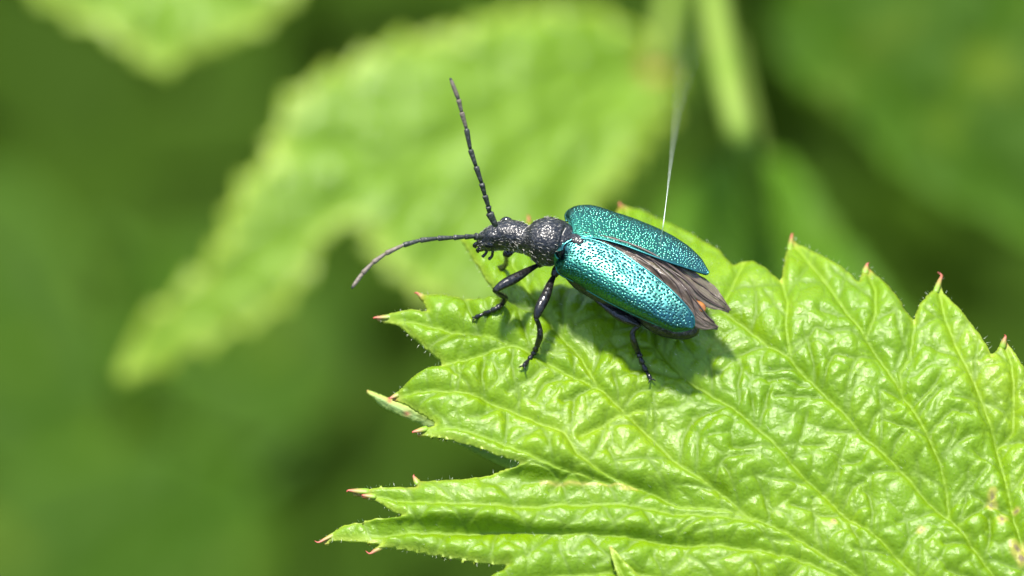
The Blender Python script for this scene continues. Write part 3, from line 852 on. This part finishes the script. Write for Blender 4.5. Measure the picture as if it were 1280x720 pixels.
# legs: hip with thigh, shin and jointed foot below it
def leg(hip, thigh, shin, foot, r=0.017):
    H = np.array([PZ(*map(float, p)) for p in hip])
    v, f = tube(H, [r * 1.1, r * 1.2, r * 0.8][:len(H)], 10, 8)
    L = link('leg', v, f, M_LEG, beetle)
    T = np.array([PZ(*map(float, p)) for p in thigh])
    prof = catmull(np.array([[.55], [.8], [1.15], [1.35], [1.15], [.7]]), 24)[:, 0] * r
    T = catmull(T, 24)
    v, f = tube(T, prof, 12, flat=0.85); link('thigh', v, f, M_LEG, L)
    sp_v, sp_f = [], []
    S = catmull(np.array([PZ(*map(float, p)) for p in shin]), 20)
    v, f = tube(S, catmull(np.array([[.55], [.62], [.7], [.8], [.62]]), 20)[:, 0] * r, 10); link('shin', v, f, M_LEG, L)
    # spurs at the shin's end and bristles along it
    for q_ in range(26):
        i = rng.randrange(2, 19) if q_ > 1 else 18
        tg = S[min(i + 1, 19)] - S[i - 1]; tg /= np.linalg.norm(tg)
        o_ = np.array([rng.uniform(-1, 1) for _ in range(3)]); o_ -= tg * (o_ @ tg); o_ /= np.linalg.norm(o_)
        ln = r * (1.5 if q_ < 2 else rng.uniform(.6, 1.0)); p_ = S[i] + o_ * r * .5
        v, f = tube([p_, p_ + (o_ * .6 + tg * .8) * ln], [.0022 if q_ < 2 else .0010, .0004], 4)
        sp_v.append(v); sp_f.append(f)
    vv, ff, off = [], [], 0
    for v, f in zip(sp_v, sp_f):
        vv += list(v); ff += [tuple(k + off for k in q) for q in f]; off += len(v)
    link('bristle', np.array(vv), ff, M_LEG, L)['kind'] = 'stuff'
    Fp = np.array([PZ(*map(float, p)) for p in foot])
    vs, fs = [], []
    nseg = 4
    Fc = catmull(Fp, nseg + 1)
    for i in range(nseg):
        a, b = Fc[i], Fc[i + 1]
        pr = np.array([.42, .55, .72, .5]) * r * (1.15 - 0.1 * i)
        v, f = tube([a, a + (b - a) * .35, a + (b - a) * .8, a + (b - a) * 1.02], pr, 8)
        fs += [tuple(k + len(vs) for k in q) for q in f]; vs += list(v)
    d = (Fc[-1] - Fc[-2]); d /= np.linalg.norm(d); sd = np.cross(d, (0, 0, 1))
    for s in (-1, 1):
        v, f = tube([Fc[-1], Fc[-1] + d * .012 + sd * s * .010, Fc[-1] + d * .016 + sd * s * .018 - np.array([0, 0, .008])], [.004, .003, .001], 6)
        fs += [tuple(k + len(vs) for k in q) for q in f]; vs += list(v)
    link('foot', np.array(vs), fs, M_LEG, L)
    return L
def lz(px, py, d=0.010): return float(leafz(px, py)) + d - 0.006
leg([(684,318,.24),(679,326,.22),(672,332,.205)], [(673,331,.205),(660,338,.21),(645,347,.215),(630,355,.215),(618,363,.20)], [(618,363,.20),(624,367,.16),(631,372,.11),(627,381,.055)], [(627,381,.055),(620,386,lz(620,386,.02)),(608,391,lz(608,391)),(594,397,lz(594,397,.008))])
leg([(702,330,.22),(696,338,.20),(692,345,.185)], [(693,344,.185),(688,354,.18),(682,370,.17),(674,386,.155),(670,398,.13)], [(670,398,.13),(674,408,.09),(675,420,.05),(671,433,lz(671,433,.03))], [(671,433,lz(671,433,.03)),(668,440,lz(668,440,.014)),(663,447,lz(663,447)),(655,457,lz(655,457,.008))])
leg([(752,362,.17),(748,370,.155),(745,375,.145)], [(740,370,.15),(756,382,.145),(772,393,.14),(786,400,.13),(799,406,.115)], [(799,406,.115),(791,415,.085),(792,426,.05),(798,441,lz(798,441,.03))], [(798,441,lz(798,441,.03)),(801,449,lz(801,449,.014)),(806,461,lz(806,461)),(813,473,lz(813,473,.008))])
# far side legs, mostly hidden behind the body
leg([(668,308,.24),(655,312,.22),(645,312,.20)], [(645,312,.20),(640,314,.19),(636,316,.18),(633,317,.17),(632,318,.15)], [(632,318,.15),(633,326,.08),(630,333,.02),(622,335,-.02)], [(622,335,-.02),(616,332,-.05),(611,327,-.06),(606,322,-.07)], r=0.015)
leg([(730,300,.24),(738,290,.22),(742,286,.20)], [(742,286,.20),(748,282,.19),(754,279,.18),(758,280,.15),(760,284,.12)], [(760,284,.12),(762,290,.06),(764,296,.0),(766,300,-.04)], [(766,300,-.04),(768,301,-.06),(772,301,-.07),(776,300,-.08)], r=0.014)
leg([(790,320,.18),(800,322,.16),(806,324,.15)], [(806,324,.15),(820,326,.14),(836,330,.13),(850,334,.12),(862,338,.10)], [(862,338,.10),(866,342,.06),(870,346,.02),(873,349,-.0)], [(873,349,0),(876,350,-.01),(880,351,-.02),(884,352,-.02)], r=0.013)

# wing cases: pitted shells
def elytron(inner, outer, bulge, nu=420, nv=150, seed=0, tintflip=False):
    I = catmull(np.array(inner, float), nu); O = catmull(np.array(outer, float), nu)
    Ip = PZ(I[:, 0], I[:, 1], I[:, 2]); Op = PZ(O[:, 0], O[:, 1], O[:, 2])
    mid = (Ip + Op) / 2
    T = np.gradient(mid, axis=0); T /= np.linalg.norm(T, axis=1)[:, None]
    Cc = Op - Ip; wid = np.linalg.norm(Cc, axis=1)
    Nn = np.cross(T, Cc); Nn /= np.linalg.norm(Nn, axis=1)[:, None]
    Nn *= np.sign(Nn[:, 2:3])
    v = np.linspace(0, 1, nv)
    prof = (np.sin(np.pi * v ** 1.35) ** 0.70)
    skew = prof * (1.0 + 0.25 * (v - 0.5))
    b = catmull(np.array(bulge, float)[:, None], nu)[:, 0]
    G = Ip[:, None, :] + Cc[:, None, :] * v[None, :, None] + Nn[:, None, :] * (b[:, None] * skew[None, :])[..., None]
    s = np.concatenate([[0], np.cumsum(np.linalg.norm(np.diff(mid, axis=0), axis=1))])
    dv = np.diff(G, axis=1); arc = np.concatenate([np.zeros((nu, 1)), np.cumsum(np.linalg.norm(dv, axis=2), axis=1)], axis=1)
    SS = np.repeat(s[:, None], nv, 1)
    # jittered pits
    gx, gy = SS, arc
    jx = 0.010 * vnoise(gx, gy, 0.05, 31); jy = 0.010 * vnoise(gx, gy, 0.05, 32)
    f1, f2 = worley(gx + jx, gy + jy, 0.0138, 21 + seed)
    size = 0.36 + 0.16 * vnoise(gx, gy, 0.022, 33)
    pit = (1 - sstep(0.06, size, f1)) * (0.85 + 0.5 * vnoise(gx, gy, 0.03, 34))
    du = np.gradient(G, axis=0); dw = np.gradient(G, axis=1)
    nn = np.cross(du, dw); nn /= np.linalg.norm(nn, axis=2)[..., None] + 1e-12
    nn *= np.sign((nn * Nn[:, None, :]).sum(2))[..., None]
    rough = vnoise(gx, gy, 0.045, 6)
    em = sstep(0, 0.05, v)[None, :] * sstep(0, 0.05, 1 - v)[None, :] * (sstep(0, 0.03, s / s[-1]) * (1 - 0.6 * sstep(0.85, 1.0, s / s[-1])))[:, None]
    G = G + nn * (em * (-0.0045 * pit + 0.0022 * rough + 0.004 * vnoise(gx, gy, 0.11, 35)))[..., None]
    idx = np.arange(nu * nv).reshape(nu, nv)
    FF = np.stack([idx[:-1, :-1].ravel(), idx[1:, :-1].ravel(), idx[1:, 1:].ravel(), idx[:-1, 1:].ravel()], 1)
    if ((nn * np.cross(du, dw)).sum() < 0): FF = FF[:, ::-1].copy()
    tint = np.repeat((sstep(0.0, 0.9, v) if not tintflip else sstep(1.0, 0.1, v))[None, :], nu, 0) * (1 - sstep(0.3, 0.95, s / s[-1]))[:, None]
    o = link('elytron', G.reshape(-1, 3), FF, M_ELY, beetle, {'tint': tint.ravel(), 'pit': (pit * em * 0.75).ravel()})
    sm = o.modifiers.new('thickness', 'SOLIDIFY'); sm.thickness = 0.008; sm.offset = -1
    loop = np.vstack([Op[4:], Ip[::-1][4:-6]])
    v2, f2_ = tube(loop[::3], 0.0042, 8)
    rim = link('rim', v2, f2_, M_RIM, o)
    return o, Ip, Op
# near wing case
e1, eI, eO = elytron([(702,314,.335),(706,305,.352),(722,298,.362),(745,301,.360),(770,312,.352),(800,332,.335),(830,355,.308),(852,376,.282),(866,394,.250),(868,408,.215)],
        [(698,322,.310),(695,331,.255),(699,342,.225),(717,352,.208),(743,368,.194),(775,385,.181),(803,398,.171),(827,408,.165),(847,414,.165),(866,410,.205)],
        [.014,.038,.063,.077,.083,.081,.074,.060,.038,.012], seed=1)
e2, fI, fO = elytron([(710,285,.345),(716,292,.356),(730,296,.362),(752,299,.358),(778,306,.350),(805,316,.338),(832,326,.322),(856,334,.302),(874,340,.280),(885,343,.262)],
        [(708,277,.335),(707,268,.305),(715,261,.275),(733,261,.248),(758,270,.225),(788,281,.206),(818,292,.194),(846,305,.195),(870,322,.214),(886,341,.255)],
        [.010,.026,.043,.052,.056,.056,.051,.042,.026,.008], seed=2, tintflip=True)

# folded hind wings between the wing cases
def wing(left, right, pleat, nple, nu=120, nv=60, veins=()):
    A = catmull(np.array(left, float), nu); B = catmull(np.array(right, float), nu)
    Ap = PZ(A[:, 0], A[:, 1], A[:, 2]); Bp = PZ(B[:, 0], B[:, 1], B[:, 2])
    v = np.linspace(0, 1, nv)
    G = Ap[:, None, :] + (Bp - Ap)[:, None, :] * v[None, :, None]
    u = np.linspace(0, 1, nu)
    G[..., 2] += pleat * np.sin(np.pi * v)[None, :] * 1.6 * (1 - u[:, None] * 0.4) + pleat * 0.55 * np.abs(np.sin(nple * np.pi * (v[None, :] + 0.10 * np.sin(4 * u[:, None])))) * np.minimum(1, 4 * (1 - u))[:, None]
    uu, vv_ = np.meshgrid(u, v, indexing='ij')
    G[..., 2] += 0.020 * vnoise(uu + 3 * nple, vv_, 0.16, 41) * np.minimum(1, 6 * (1 - uu)) + 0.008 * vnoise(uu * 1.0 + vv_ * 0.3, vv_, 0.05, 42)
    idx = np.arange(nu * nv).reshape(nu, nv)
    FF = np.stack([idx[:-1, :-1].ravel(), idx[1:, :-1].ravel(), idx[1:, 1:].ravel(), idx[:-1, 1:].ravel()], 1)
    o = link('hind_wing', G.reshape(-1, 3), FF, M_WING, beetle)
    s = o.modifiers.new('thickness', 'SOLIDIFY'); s.thickness = 0.002
    for path, r in veins:
        P = catmull(np.array(path, float), 30)
        pts = np.array([G[int(np.clip(a, 0, 1) * (nu - 1)), int(np.clip(b, 0, 1) * (nv - 1))] for a, b in P]) + np.array([0, 0, .002])
        pts = catmull(pts[::4], 24)
        v2, f2_ = tube(pts, np.linspace(r, r * 0.5, 24), 6); link('wing_vein', v2, f2_, M_WVEIN, o)
    return o
wing([(722,303,.325),(752,318,.305),(790,345,.27),(830,378,.225),(856,400,.175),(880,412,.14),(897,412,.13)],
     [(730,297,.34),(772,305,.335),(816,325,.315),(850,350,.275),(870,376,.225),(884,394,.175),(898,409,.14)], .010, 3,
     veins=[([(.20,.98),(.32,.75),(.45,.55),(.52,.3)], .004), ([(.33,.98),(.45,.78),(.56,.62),(.64,.35)], .004), ([(.45,.98),(.56,.85),(.68,.7),(.74,.4)], .004), ([(.1,.97),(.4,.97),(.7,.97),(.97,.9)], .006)])
wing([(728,298,.335),(770,306,.33),(815,327,.31),(848,351,.27),(868,372,.225),(890,386,.185),(911,391,.165)],
     [(730,296,.33),(780,305,.31),(822,318,.285),(856,334,.255),(884,350,.225),(900,366,.20),(914,388,.17)], .012, 3,
     veins=[([(.1,.35),(.4,.3),(.7,.25),(.98,.3)], .006), ([(.3,.2),(.6,.15),(.8,.2),(.96,.2)], .005), ([(.45,.5),(.65,.55),(.8,.6),(.97,.6)], .005)])
# amber abdomen tip
v, f = ellipsoid(PZ(873, 382, .196), [np.array([.030, -.020, -.010]), np.array([.010, .024, 0]), np.array([.005, 0, .016])])
link('abdomen_tip', v, f, M_AMBER, beetle)

# ------------------------------------------------------------------ silk thread
a = PZ(822, 330, .335); b = PZ(824, 312, .345); c = PD(848, 150, 27.2); d = PD(862, 60, 33.0); e = PD(868, 30, 34.9)
pts = np.vstack([[PZ(825, 305, .350)], [c], [d], [e]])
v, f = tube(catmull(np.array([PZ(825, 309, .350), PZ(832, 258, .46), PD(845, 150, 26.7), PD(855, 90, 30.0), PD(864, 30, 34.6)]), 30), 0.0012, 6)
tag(link('silk_thread', v, f, M_SILK), 'fine white silk thread stretched up from the far wing case', 'thread')
